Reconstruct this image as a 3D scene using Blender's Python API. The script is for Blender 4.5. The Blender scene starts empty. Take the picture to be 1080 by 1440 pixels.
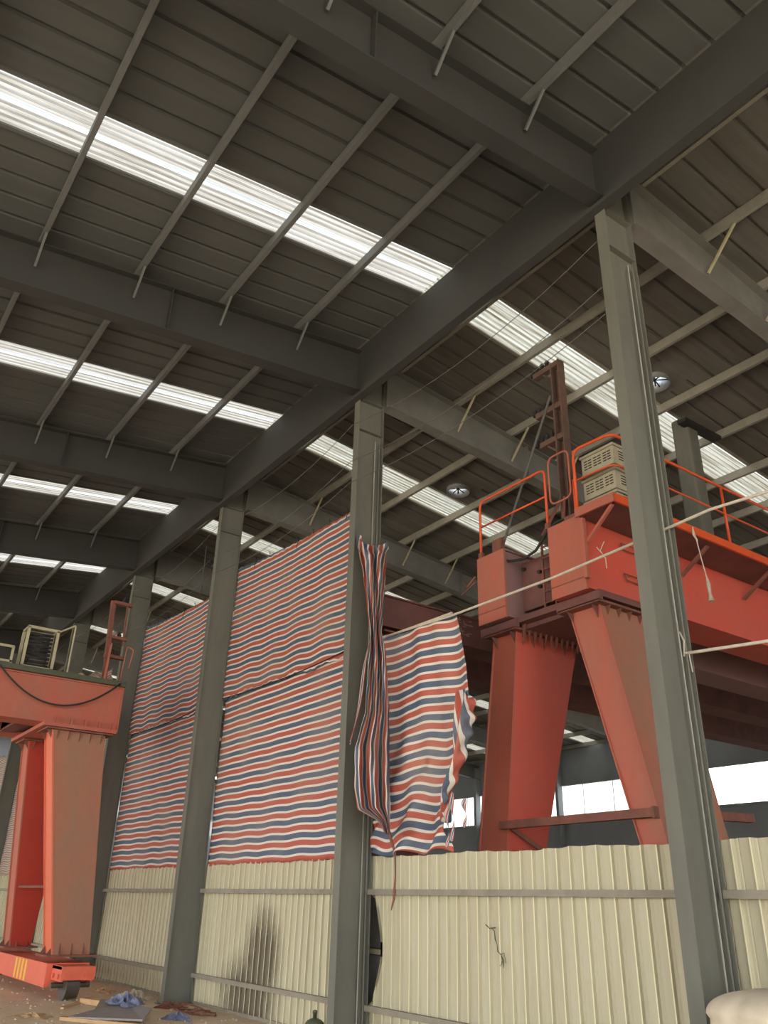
import bpy, math, random
from mathutils import Vector, Matrix
random.seed(7)
SC = bpy.context.scene
COL = SC.collection
FT = []
S = 6.0            # frame spacing
Y0 = 5.3           # nearest column (the +Y side of its flange)
SL = 0.116         # roof slope
RZ = 11.90         # roof sheet height at the ridge
WX = 0.60          # plane of the partition between the halls
XE = 24.5          # half width of the building
YA, YB = -12.7, 59.3

# ------------------------------------------------------------------ materials
def mat(name, col, rough=.7, metal=0.0, dirt=None, dscale=1.5, damt=.5, streak=None, bump=0.0, spec=.3, transl=0.0, fine=0.0):
    m = bpy.data.materials.new(name); m.use_nodes = True
    n = m.node_tree.nodes; l = m.node_tree.links
    b = n['Principled BSDF']
    b.inputs['Roughness'].default_value = rough
    b.inputs['Metallic'].default_value = metal
    b.inputs['Specular IOR Level'].default_value = spec
    c = (*col, 1)
    b.inputs['Base Color'].default_value = c
    out = None
    if dirt:
        tc = n.new('ShaderNodeTexCoord'); mp = n.new('ShaderNodeMapping')
        l.new(tc.outputs['Object'], mp.inputs['Vector'])
        if streak: mp.inputs['Scale'].default_value = streak
        nz = n.new('ShaderNodeTexNoise'); nz.inputs['Scale'].default_value = dscale
        nz.inputs['Detail'].default_value = 7; nz.inputs['Roughness'].default_value = .65
        l.new(mp.outputs[0], nz.inputs['Vector'])
        r = n.new('ShaderNodeValToRGB'); r.color_ramp.elements[0].position = .38; r.color_ramp.elements[1].position = .72
        l.new(nz.outputs['Fac'], r.inputs[0])
        mm = n.new('ShaderNodeMath'); mm.operation = 'MULTIPLY'; mm.inputs[1].default_value = damt
        l.new(r.outputs[0], mm.inputs[0])
        mx = n.new('ShaderNodeMix'); mx.data_type = 'RGBA'
        mx.inputs['A'].default_value = c; mx.inputs['B'].default_value = (*dirt, 1)
        l.new(mm.outputs[0], mx.inputs['Factor']); out = mx.outputs['Result']
        if fine:
            n2 = n.new('ShaderNodeTexNoise'); n2.inputs['Scale'].default_value = dscale*9; n2.inputs['Detail'].default_value = 4
            l.new(mp.outputs[0], n2.inputs['Vector'])
            hs = n.new('ShaderNodeHueSaturation'); ma = n.new('ShaderNodeMapRange')
            ma.inputs['To Min'].default_value = 1-fine; ma.inputs['To Max'].default_value = 1+fine
            l.new(n2.outputs['Fac'], ma.inputs['Value']); l.new(ma.outputs[0], hs.inputs['Value'])
            l.new(out, hs.inputs['Color']); out = hs.outputs[0]
        l.new(out, b.inputs['Base Color'])
        if bump:
            bp = n.new('ShaderNodeBump'); bp.inputs['Strength'].default_value = bump; bp.inputs['Distance'].default_value = .03
            l.new(nz.outputs['Fac'], bp.inputs['Height']); l.new(bp.outputs[0], b.inputs['Normal'])
    return m

M = {}
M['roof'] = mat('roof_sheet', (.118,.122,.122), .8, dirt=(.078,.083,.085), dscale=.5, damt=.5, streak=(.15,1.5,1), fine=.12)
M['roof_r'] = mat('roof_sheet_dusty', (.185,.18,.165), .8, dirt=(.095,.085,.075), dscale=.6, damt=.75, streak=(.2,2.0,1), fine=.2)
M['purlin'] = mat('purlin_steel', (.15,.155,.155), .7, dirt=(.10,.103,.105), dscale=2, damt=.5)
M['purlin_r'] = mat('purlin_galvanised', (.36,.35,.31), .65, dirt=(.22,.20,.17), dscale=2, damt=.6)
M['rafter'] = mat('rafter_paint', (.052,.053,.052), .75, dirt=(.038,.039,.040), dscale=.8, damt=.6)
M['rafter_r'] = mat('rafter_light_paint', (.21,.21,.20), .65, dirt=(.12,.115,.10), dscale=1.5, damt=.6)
M['column'] = mat('column_paint', (.165,.168,.142), .6, dirt=(.10,.096,.08), dscale=1.2, damt=.6, streak=(1,1,.25), fine=.08)
M['rail'] = mat('girt_steel', (.30,.27,.22), .8, dirt=(.17,.15,.12), dscale=3, damt=.6)
M['red'] = mat('red_paint', (.62,.098,.066), .55, dirt=(.46,.13,.10), dscale=.8, damt=.6, fine=.06, spec=.3)
M['red_dusty'] = mat('red_paint_dusty', (.46,.125,.085), .7, dirt=(.34,.17,.125), dscale=1.2, damt=.75, streak=(1,1,.4), fine=.06)
M['red_dark'] = mat('red_paint_grimy', (.20,.085,.078), .75, dirt=(.09,.055,.052), dscale=2, damt=.7)
M['brown_dust'] = mat('dust_on_red_paint', (.31,.185,.125), .85, dirt=(.50,.12,.075), dscale=.9, damt=.65, streak=(1.2,1,.5), fine=.08)
M['orange'] = mat('orange_rail_paint', (.74,.105,.03), .45, dirt=(.5,.1,.05), dscale=4, damt=.5)
M['rust'] = mat('rusty_red_steel', (.24,.095,.07), .85, dirt=(.10,.06,.05), dscale=4, damt=.7)
M['black'] = mat('grimy_black', (.025,.025,.026), .7, dirt=(.05,.045,.04), dscale=5, damt=.5)
M['cable'] = mat('black_cable', (.03,.032,.03), .5)
M['yellow'] = mat('yellow_paint', (.75,.48,.06), .55)
M['rope'] = mat('pale_rope', (.58,.52,.44), .9, dirt=(.35,.3,.25), dscale=12, damt=.5)
M['wire'] = mat('steel_wire', (.12,.12,.115), .6)
M['box'] = mat('resistor_box_paint', (.40,.37,.27), .6, dirt=(.26,.23,.17), dscale=4, damt=.6)
M['frame_y'] = mat('cream_frame', (.48,.44,.30), .7, dirt=(.28,.25,.18), dscale=5, damt=.6)
M['white_p'] = mat('faded_white_lettering', (.36,.22,.2), .8)
M['grey_wall'] = mat('far_wall_sheet', (.33,.36,.39), .75, dirt=(.24,.26,.28), dscale=.5, damt=.5)
M['galv'] = mat('galvanised', (.25,.26,.27), .5, metal=.3)
M['wheel'] = mat('wheel_steel', (.10,.085,.075), .5, metal=.4)
M['greybox'] = mat('grey_machine_paint', (.22,.22,.21), .5, dirt=(.13,.12,.11), dscale=5, damt=.5)
M['ply'] = mat('plywood_weathered', (.30,.28,.27), .8, dirt=(.2,.18,.17), dscale=3, damt=.6)
M['wood'] = mat('timber_offcut', (.55,.37,.2), .8, dirt=(.35,.22,.12), dscale=6, damt=.6)
M['blue'] = mat('blue_plastic', (.13,.16,.27), .5, dirt=(.3,.3,.36), dscale=8, damt=.5)
M['rag'] = mat('dirty_rag', (.48,.43,.34), .9, dirt=(.25,.2,.15), dscale=9, damt=.7)
M['sack'] = mat('woven_sack', (.62,.54,.42), .85, dirt=(.48,.40,.3), dscale=4, damt=.5, bump=.3)
M['green_p'] = mat('dark_green_paint', (.09,.10,.06), .5, dirt=(.05,.05,.035), dscale=9, damt=.6)

# cream wall sheet: vertical dust runs and fine grime
def panel_mat():
    m = mat('cream_wall_sheet', (.51,.485,.345), .55, dirt=(.38,.325,.225), dscale=1.3, damt=.55, streak=(1,2.2,.22), fine=.07, spec=.35)
    return m
M['panel'] = panel_mat()
def stain_panel():
    # the same sheet with a patch of soot spread over its middle
    m = panel_mat(); m.name = 'cream_wall_sheet_sooty'
    n = m.node_tree.nodes; l = m.node_tree.links; b = n['Principled BSDF']
    src = b.inputs['Base Color'].links[0].from_socket
    tc = n.new('ShaderNodeTexCoord')
    def blob(y, z, sy, sz):
        mp = n.new('ShaderNodeMapping'); l.new(tc.outputs['Object'], mp.inputs['Vector'])
        mp.inputs['Location'].default_value = (0, -y/sy, -z/sz); mp.inputs['Scale'].default_value = (0, 1/sy, 1/sz)
        ln = n.new('ShaderNodeVectorMath'); ln.operation = 'LENGTH'; l.new(mp.outputs[0], ln.inputs[0])
        r = n.new('ShaderNodeMapRange'); r.inputs['From Min'].default_value = 1; r.inputs['From Max'].default_value = 0
        l.new(ln.outputs['Value'], r.inputs['Value']); return r.outputs[0]
    a = blob(14.5, .90, .95, 1.15); c = blob(14.9, .30, 1.5, .95)
    mxn = n.new('ShaderNodeMath'); mxn.operation = 'MAXIMUM'; l.new(a, mxn.inputs[0]); l.new(c, mxn.inputs[1])
    nz = n.new('ShaderNodeTexNoise'); nz.inputs['Scale'].default_value = 4; nz.inputs['Detail'].default_value = 9; nz.inputs['Roughness'].default_value = .75
    mp2 = n.new('ShaderNodeMapping'); mp2.inputs['Scale'].default_value = (1, 3, .8); l.new(tc.outputs['Object'], mp2.inputs['Vector']); l.new(mp2.outputs[0], nz.inputs['Vector'])
    mu = n.new('ShaderNodeMath'); mu.operation = 'MULTIPLY'; l.new(mxn.outputs[0], mu.inputs[0]); l.new(nz.outputs['Fac'], mu.inputs[1])
    r = n.new('ShaderNodeMapRange'); r.inputs['From Min'].default_value = .05; r.inputs['From Max'].default_value = .30; r.inputs['To Max'].default_value = .88
    l.new(mu.outputs[0], r.inputs['Value'])
    mx = n.new('ShaderNodeMix'); mx.data_type = 'RGBA'; mx.inputs['B'].default_value = (.09,.068,.045,1)
    l.new(r.outputs[0], mx.inputs['Factor']); l.new(src, mx.inputs['A']); l.new(mx.outputs['Result'], b.inputs['Base Color'])
    return m
M['rust_b'] = mat('brown_rusty_steel',(.165,.10,.08),.85,dirt=(.08,.055,.045),dscale=4,damt=.7)
M['crest_highlight'] = mat('cream_wall_sheet_crest_highlight',(.80,.76,.52),.5,dirt=(.60,.54,.36),dscale=2,damt=.5,streak=(1,2,.25),spec=.4)  # rib highlights painted in: brighter cream for the crest faces
M['mauve'] = mat('dusty_dark_red_paint',(.30,.175,.17),.8,dirt=(.22,.15,.15),dscale=1,damt=.6)
M['panel_soot'] = stain_panel()

# striped woven tarpaulin: stripes follow the cloth's own v coordinate (metres)
def tarp_mat(name, pale=0.0, period=.25):
    m = bpy.data.materials.new(name); m.use_nodes = True
    n = m.node_tree.nodes; l = m.node_tree.links; b = n['Principled BSDF']
    uv = n.new('ShaderNodeUVMap'); sx = n.new('ShaderNodeSeparateXYZ'); l.new(uv.outputs[0], sx.inputs[0])
    nz = n.new('ShaderNodeTexNoise'); nz.inputs['Scale'].default_value = 1.3; l.new(uv.outputs[0], nz.inputs['Vector'])
    w = n.new('ShaderNodeMath'); w.operation = 'MULTIPLY_ADD'; w.inputs[1].default_value = .03
    l.new(nz.outputs['Fac'], w.inputs[0]); l.new(sx.outputs['Y'], w.inputs[2])
    d = n.new('ShaderNodeMath'); d.operation = 'DIVIDE'; d.inputs[1].default_value = period; l.new(w.outputs[0], d.inputs[0])
    f = n.new('ShaderNodeMath'); f.operation = 'FRACT'; l.new(d.outputs[0], f.inputs[0])
    r = n.new('ShaderNodeValToRGB'); r.color_ramp.interpolation = 'CONSTANT'
    e = r.color_ramp.elements
    W = (.84,.80,.73,1); Rr = (.56,.125,.09,1); Bl = (.10,.145,.235,1)
    e[0].position = 0; e[0].color = Rr
    e[1].position = .34; e[1].color = W
    x = e.new(.49); x.color = Bl
    x = e.new(.84); x.color = W
    l.new(f.outputs[0], r.inputs[0])
    n2 = n.new('ShaderNodeTexNoise'); n2.inputs['Scale'].default_value = .9; n2.inputs['Detail'].default_value = 6; l.new(uv.outputs[0], n2.inputs['Vector'])
    r2 = n.new('ShaderNodeMapRange'); r2.inputs['From Min'].default_value = .45; r2.inputs['From Max'].default_value = .8; r2.inputs['To Max'].default_value = .40
    r2.inputs['To Min'].default_value = .04 + pale
    l.new(n2.outputs['Fac'], r2.inputs['Value'])
    mx = n.new('ShaderNodeMix'); mx.data_type = 'RGBA'; mx.inputs['B'].default_value = (.50,.42,.32,1)
    l.new(r2.outputs[0], mx.inputs['Factor']); l.new(r.outputs[0], mx.inputs['A'])
    l.new(mx.outputs['Result'], b.inputs['Base Color'])
    b.inputs['Roughness'].default_value = .5; b.inputs['Specular IOR Level'].default_value = .3
    n3 = n.new('ShaderNodeTexNoise'); n3.inputs['Scale'].default_value = 14; n3.inputs['Detail'].default_value = 5; l.new(uv.outputs[0], n3.inputs['Vector'])
    bp = n.new('ShaderNodeBump'); bp.inputs['Strength'].default_value = .35; bp.inputs['Distance'].default_value = .02
    l.new(n3.outputs['Fac'], bp.inputs['Height']); l.new(bp.outputs[0], b.inputs['Normal'])
    t = n.new('ShaderNodeBsdfTranslucent'); l.new(mx.outputs['Result'], t.inputs['Color'])
    ms = n.new('ShaderNodeMixShader'); ms.inputs[0].default_value = .22
    l.new(b.outputs[0], ms.inputs[1]); l.new(t.outputs[0], ms.inputs[2])
    l.new(ms.outputs[0], n['Material Output'].inputs['Surface'])
    return m
M['tarp'] = tarp_mat('striped_tarpaulin')
M['tarp_pale'] = tarp_mat('striped_tarpaulin_faded', .45)

def sheet_light(name, col, dirtcol, amt, streak, trans=.9):
    m = bpy.data.materials.new(name); m.use_nodes = True
    n = m.node_tree.nodes; l = m.node_tree.links
    n.remove(n['Principled BSDF'])
    tc = n.new('ShaderNodeTexCoord'); mp = n.new('ShaderNodeMapping'); mp.inputs['Scale'].default_value = streak
    l.new(tc.outputs['Object'], mp.inputs['Vector'])
    nz = n.new('ShaderNodeTexNoise'); nz.inputs['Scale'].default_value = 2.2; nz.inputs['Detail'].default_value = 8; nz.inputs['Roughness'].default_value = .7
    l.new(mp.outputs[0], nz.inputs['Vector'])
    r = n.new('ShaderNodeValToRGB'); r.color_ramp.elements[0].position = .40; r.color_ramp.elements[1].position = .68
    r.color_ramp.elements[0].color = (*col, 1); r.color_ramp.elements[1].color = (*dirtcol, 1)
    l.new(nz.outputs['Fac'], r.inputs[0])
    t = n.new('ShaderNodeBsdfTranslucent'); l.new(r.outputs[0], t.inputs['Color'])
    g = n.new('ShaderNodeBsdfDiffuse'); l.new(r.outputs[0], g.inputs['Color'])
    ms = n.new('ShaderNodeMixShader'); ms.inputs[0].default_value = trans
    l.new(g.outputs[0], ms.inputs[1]); l.new(t.outputs[0], ms.inputs[2])
    l.new(ms.outputs[0], n['Material Output'].inputs['Surface'])
    return m
M['sky_l'] = sheet_light('translucent_roof_sheet', (.215,.20,.18), (.095,.078,.055), 1, (.3,16,1))
M['sky_r'] = sheet_light('translucent_roof_sheet_dirty', (.20,.19,.16), (.06,.046,.024), 1, (.25,8,1))
M['sky_c'] = sheet_light('translucent_roof_sheet_clean', (.33,.34,.35), (.22,.22,.21), 1, (.3,16,1))
M['win'] = sheet_light('translucent_wall_sheet', (.55,.57,.56), (.36,.38,.37), 1, (1,5,.2))

def floor_mat():
    m = mat('packed_dirt', (.76,.63,.46), .95, dirt=(.60,.48,.34), dscale=.7, damt=.8, bump=.6, fine=.18, spec=.1)
    return m
M['floor'] = floor_mat()

# ------------------------------------------------------------------ mesh helpers
class MB:
    def __init__(s): s.v=[]; s.f=[]; s.mi=[]; s.uv=None
    def add(s, vs, fs, mi=0):
        o=len(s.v); s.v += [tuple(v) for v in vs]; s.f += [tuple(i+o for i in f) for f in fs]; s.mi += [mi]*len(fs); return s
    def box(s, x0,x1,y0,y1,z0,z1, mi=0):
        return s.add([(x0,y0,z0),(x1,y0,z0),(x1,y1,z0),(x0,y1,z0),(x0,y0,z1),(x1,y0,z1),(x1,y1,z1),(x0,y1,z1)],
            [(0,3,2,1),(4,5,6,7),(0,1,5,4),(1,2,6,5),(2,3,7,6),(3,0,4,7)], mi)
    def hexa(s, b, t, mi=0):   # bottom 4 pts, top 4 pts (same winding)
        return s.add(list(b)+list(t), [(0,3,2,1),(4,5,6,7),(0,1,5,4),(1,2,6,5),(2,3,7,6),(3,0,4,7)], mi)
    def bar(s, a, b, w, h=None, up=(0,0,1), mi=0):
        a=Vector(a); b=Vector(b); d=(b-a).normalized(); up=Vector(up)
        if abs(d.dot(up))>.98: up=Vector((1,0,0))
        r=d.cross(up).normalized()*w/2; u=r.cross(d).normalized()*(h or w)/2
        return s.hexa([a-r-u,a+r-u,b+r-u,b-r-u],[a-r+u,a+r+u,b+r+u,b-r+u], mi)
    def tube(s, pts, r, n=8, mi=0, cap=True, closed=False):
        pts=[Vector(p) for p in pts]; N=len(pts); rings=[]; prev=None
        for i,p in enumerate(pts):
            if closed: d=(pts[(i+1)%N]-pts[i-1]).normalized()
            else: d=(pts[min(i+1,N-1)]-pts[max(i-1,0)]).normalized()
            if prev is None:
                up=Vector((0,0,1)) if abs(d.z)<.9 else Vector((1,0,0)); a=d.cross(up).normalized()
            else: a=(prev-d*prev.dot(d)).normalized()
            prev=a; b=d.cross(a); rr=r[i] if isinstance(r,(list,tuple)) else r
            rings.append([p+(a*math.cos(2*math.pi*k/n)+b*math.sin(2*math.pi*k/n))*rr for k in range(n)])
        vs=[v for q in rings for v in q]; fs=[]
        for i in range(N if closed else N-1):
            j=(i+1)%N
            for k in range(n): fs.append((i*n+k,i*n+(k+1)%n,j*n+(k+1)%n,j*n+k))
        if cap and not closed: fs += [tuple(range(n))[::-1], tuple((N-1)*n+k for k in range(n))]
        return s.add(vs,fs,mi)
    def lathe(s, prof, c=(0,0,0), n=20, mi=0):
        vs=[]; fs=[]
        for r,z in prof:
            for k in range(n): a=2*math.pi*k/n; vs.append((c[0]+r*math.cos(a),c[1]+r*math.sin(a),c[2]+z))
        for i in range(len(prof)-1):
            for k in range(n): fs.append((i*n+k,i*n+(k+1)%n,(i+1)*n+(k+1)%n,(i+1)*n+k))
        fs += [tuple(range(n))[::-1], tuple((len(prof)-1)*n+k for k in range(n))]
        return s.add(vs,fs,mi)
    def grid(s, fn, nu, nv, uvfn=None, mi=0):
        vs=[fn(i/nu,j/nv) for j in range(nv+1) for i in range(nu+1)]
        fs=[(j*(nu+1)+i,j*(nu+1)+i+1,(j+1)*(nu+1)+i+1,(j+1)*(nu+1)+i) for j in range(nv) for i in range(nu)]
        if uvfn:
            s.uv=(s.uv or [])+[uvfn(i/nu,j/nv) for j in range(nv+1) for i in range(nu+1)]
        return s.add(vs,fs,mi)
    def build(s, name, mats, parent=None, smooth=False, bevel=0, org=None):
        me=bpy.data.meshes.new(name)
        if org: s.v=[(a-org[0],b-org[1],c-org[2]) for a,b,c in s.v]
        me.from_pydata(s.v,[],s.f); me.update()
        if not isinstance(mats,(list,tuple)): mats=[mats]
        for m in mats: me.materials.append(m)
        for p,i in zip(me.polygons,s.mi): p.material_index=i; p.use_smooth=smooth
        if s.uv:
            u=me.uv_layers.new(name='UVMap')
            for lp in me.loops: u.data[lp.index].uv=s.uv[lp.vertex_index]
        o=bpy.data.objects.new(name,me); COL.objects.link(o)
        if parent:
            o.parent=parent
            if not org: o.matrix_parent_inverse=Matrix.Translation(-parent.location)
        if org and not parent: o.location=org
        if bevel:
            bv=o.modifiers.new('bevel','BEVEL'); bv.width=bevel; bv.segments=2; bv.limit_method='ANGLE'
        if smooth=='auto': pass
        return o
def tag(o,label=None,cat=None,group=None,kind=None):
    if label: o['label']=label
    if cat: o['category']=cat
    if group: o['group']=group
    if kind: o['kind']=kind
    return o
def thing(name,loc,label,cat,group=None):
    o=bpy.data.objects.new(name,None); COL.objects.link(o); o.location=loc; o.empty_display_size=.2
    return tag(o,label,cat,group)
def zr(x): return RZ-SL*abs(x)
def sag(a,b,d,n=12):
    a=Vector(a); b=Vector(b)
    return [a.lerp(b,t/n)-Vector((0,0,4*d*(t/n)*(1-t/n))) for t in range(n+1)]
ORD=['nearest','second','third','fourth','fifth','sixth','seventh','eighth','ninth','tenth']

# ------------------------------------------------------------------ setting: floor, roof, outer walls
fl=MB(); fl.grid(lambda u,v:(-70+140*u,-60+190*v,.03*math.sin(u*60)*math.sin(v*83) if abs(-70+140*u+1)>1e9 else 0),70,95)
tag(fl.build('floor',M['floor']),kind='structure')

P=S/14
SKY0=8.36
def roof_side(sg, m, name):
    b=MB(); x0,x1=0.0,sg*XE
    k0=int(math.floor((YA-SKY0)/P)); k1=int(math.ceil((YB-SKY0)/P))
    w=.075; h=.05
    for k in range(k0,k1):
        kk=k%14
        if kk in (0,1) and k>=0: continue
        ys=SKY0+k*P
        prof=[(ys+w*.5,0),(ys+P-w*.5,0),(ys+P-w*.25,h),(ys+P+w*.25,h),(ys+P+w*.5,0)] if (kk!=13 or k<-1) else [(ys+w*.5,0),(ys+P,0)]
        if kk==2 and k>0: prof=[(ys,0)]+prof[1:]
        segs=[(x0,x1)]
        if sg>0 and kk in (12,13) and k>=-2: segs=[(x0,4.50),(5.26,x1)]
        for (a,c) in segs:
            vs=[]; 
            for (y,z) in prof: vs+= [(a,y,zr(a)+z),(c,y,zr(c)+z)]
            fs=[(2*i,2*i+1,2*i+3,2*i+2) for i in range(len(prof)-1)]
            b.add(vs,fs)
    o=b.build(name,m); tag(o,kind='structure'); return o
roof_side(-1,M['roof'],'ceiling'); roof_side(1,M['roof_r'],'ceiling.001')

# translucent strips, one per bay on each slope
BAYW=['in the bay nearest the camera','in the second bay','in the third bay','in the fourth bay','in the fifth bay','in the sixth bay','in the seventh bay','in the eighth bay']
for sg,side,ml in ((-1,'near roof slope','sky_l'),(1,'far roof slope','sky_r')):
    for k in range(0,8):
        ys=SKY0+k*S; L=2*P
        if ys>YB-1: continue
        b=MB(); nseg=8; pr=[]
        for i in range(nseg):
            a=ys+L*i/nseg; q=L/nseg
            pr+=[(a,0),(a+q*.55,0),(a+q*.7,.03),(a+q*.85,.03)]
        pr.append((ys+L,0))
        x0,x1=0,sg*XE
        vs=[]
        for y,z in pr: vs+=[(x0,y,zr(x0)+.012+z),(x1,y,zr(x1)+.012+z)]
        for i in range(len(pr)-1): b.add([vs[2*i],vs[2*i+1],vs[2*i+3],vs[2*i+2]],[(0,1,2,3)],1 if i in ((1,2,15,16) if sg<0 else (1,2)) else 0)
        t=thing('skylight_strip',(sg*1.0,ys+L/2,zr(1)),('translucent skylight strip on the %s, %s'%(side,BAYW[k] if k>=0 else 'behind the camera')) ,'skylight','skylight strips of the '+side)
        b.build('translucent_sheet',[M[ml],M['sky_c']],t)
        for yy in (ys-.02,ys+L+.02):
            e=MB(); e.bar((x0,yy,zr(x0)-.01),(x1,yy,zr(x1)-.01),.06,.035); e.build('edge_trim',M['purlin' if sg<0 else 'purlin_r'],t)

# far side wall of the right hall, with its translucent band
w=MB()
w.box(XE,XE+.08,YA,YB,0,5.8); w.box(XE,XE+.08,YA,YB,7.3,zr(XE)+.1)
for k in range(9):
    y=Y0+(k-1)*S; w.box(XE-.35,XE+.0,y-.17,y,0,zr(XE)-.3)
w.box(XE-.1,XE,YA,YB,5.72,5.82); w.box(XE-.1,XE,YA,YB,7.28,7.36)
tag(w.build('wall_right',M['grey_wall']),kind='structure')
n=0
for k in range(2,9):
    ya=Y0+(k-1)*S; yb=ya+S-.17
    if k==3: ya=19.9-0*.1+1.4
    if k==2: continue
    n+=1
    b=MB(); q=.22; vs=[];pr=[]; y=ya
    while y<yb-.01:
        pr+=[(y,0),(min(y+q*.7,yb),0),(min(y+q*.8,yb),.03),(min(y+q*.95,yb),.03)]; y+=q
    for y,d in pr: vs+=[(XE+.03+d,y,5.8),(XE+.03+d,y,7.3)]
    b.add(vs,[(2*i,2*i+1,2*i+3,2*i+2) for i in range(len(pr)-1)])
    y=ya+.9
    while y<yb-.3: b.box(XE+.0,XE+.02,y,y+.03,5.8,7.3,1); y+=1.8
    tag(b.build('window_%d'%n,[M['win'],M['grey_wall']]),kind='structure')
w=MB(); w.box(-XE-.08,-XE,YA,YB,6.6,zr(XE)+.1); tag(w.build('wall_left',M['grey_wall']),kind='structure')
w=MB()
w.add([(-XE,YB,0),(XE,YB,0),(XE,YB,zr(XE)),(0,YB,RZ),(-XE,YB,zr(XE)),(-XE,YB+.1,0),(XE,YB+.1,0),(XE,YB+.1,zr(XE)),(0,YB+.1,RZ),(-XE,YB+.1,zr(XE))],
 [(0,1,2,3,4),(9,8,7,6,5),(0,5,6,1),(1,6,7,2),(2,7,8,3),(3,8,9,4),(4,9,5,0)])
tag(w.build('wall_back',M['grey_wall']),kind='structure')
w=MB(); w.add([(WX,YA,0),(XE,YA,0),(XE,YA,zr(XE)),(WX,YA,RZ),(WX,YA-.1,0),(XE,YA-.1,0),(XE,YA-.1,zr(XE)),(WX,YA-.1,RZ)],[(3,2,1,0),(4,5,6,7),(0,1,5,4),(1,2,6,5),(2,3,7,6),(3,0,4,7)])  # unseen end wall, added to keep light out of the right hall
tag(w.build('wall_front_light_block',M['grey_wall']),kind='structure')

# ------------------------------------------------------------------ purlins
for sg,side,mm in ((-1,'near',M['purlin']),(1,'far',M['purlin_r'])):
    for i in range(16):
        x=.10-1.541*i if sg<0 else .95+1.541*i
        if abs(x)>XE-.2: continue
        z=zr(x)
        b=MB()
        # C section: web and two flanges
        b.box(x-.035,x-.031,YA,YB,z-.19,z-.012); b.box(x-.035,x+.035,YA,YB,z-.195,z-.188); b.box(x-.035,x+.035,YA,YB,z-.016,z-.010)
        b.box(x+.031,x+.035,YA,YB,z-.195,z-.17)
        w_='%s purlin below the ridge on the %s roof slope'%(['first','second','third','fourth','fifth','sixth','seventh','eighth','ninth','tenth','eleventh','twelfth','thirteenth','fourteenth','fifteenth','sixteenth'][i],side)
        t=thing('roof_purlin',(x,Y0,z-.2),('dark grey steel ' if sg<0 else 'pale dusty steel ')+w_,'purlin','purlins of the %s roof slope'%side)
        b.build('channel',mm,t)
        if i<9 and i>0:
            for k in range(-1,6):
                y=Y0+k*S-.08; d=zr(x)-.9-.0
                for s2 in ((1,-1) if i<5 else (1,)):
                    q=MB(); 
                    if s2>0 or sg<0:
                        q.bar((x,y-(.42 if sg<0 else .62)*s2,z-.2),(x,y-.06*s2,z-(.62 if sg<0 else .80)),.035,.035)
                        q.build('knee_brace',M['purlin'] if sg<0 else M['frame_y'],t)

# ------------------------------------------------------------------ ridge fascia between the two slopes
b=MB()
b.box(-.03,.0,YA,YB,10.64,11.80); b.box(-.12,.04,YA,YB,10.585,10.64)
tag(b.build('ridge_fascia_beam',M['rafter']),'deep dark steel fascia beam running along the column tops','beam')

# ------------------------------------------------------------------ columns and rafters
CW='nearest,second,third,fourth,fifth,sixth,seventh,eighth,ninth'.split(',')
def column(k):
    y=Y0+k*S; lab={-1:'grey green steel column behind the camera to the right',0:'grey green steel column nearest the camera, in front of the right red crane',
      1:'grey green steel column between the full tarpaulins and the twisted one',2:'grey green steel column between the two bays of full tarpaulins',
      3:'grey green steel column right behind the left red crane'}.get(k,'grey green steel column of the row, %s from the camera'%(CW[k] if k<9 else 'last'))
    t=thing('steel_column',(.28,y-.087,0),lab,'column','columns between the two halls')
    b=MB(); b.box(0,.014,y-.174,y,.02,11.2); b.build('front_flange',M['column'],t)
    b=MB(); b.box(.558,.572,y-.174,y,.02,11.2); b.build('back_flange',M['column'],t)
    b=MB(); b.box(.014,.558,y-.092,y-.082,.02,11.2)
    b.build('web',M['column'],t)
    for z in (10.62,9.95):
        b=MB(); b.box(.014,.558,y-.17,y-.004,z,z+.014); b.build('stiffener',M['column'],t)
    b=MB(); b.box(-.07,.64,y-.26,y+.08,0,.02)
    for sy in (-.22,.04):
        for sx in (-.03,.6): b.lathe([(.018,0),(.018,.05)],(sx,y+sy,.02),8)
    b.build('base_plate',M['column'],t)
    if k in (0,1):
        b=MB(); b.tube([(.40,y-.15,.3),(.41,y-.15,3),(.395,y-.15,6),(.40,y-.15,9.8)],.009,6)
        b.build('conduit',M['purlin_r'],t); t.children[-1]['label']='pale conduit wire up the web'
        b=MB(); b.tube([(.50,y-.15,.3),(.50,y-.15,9.8)],.014,6); b.build('conduit',M['column'],t)
    return t
for k in range(-1,9): column(k)

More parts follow.
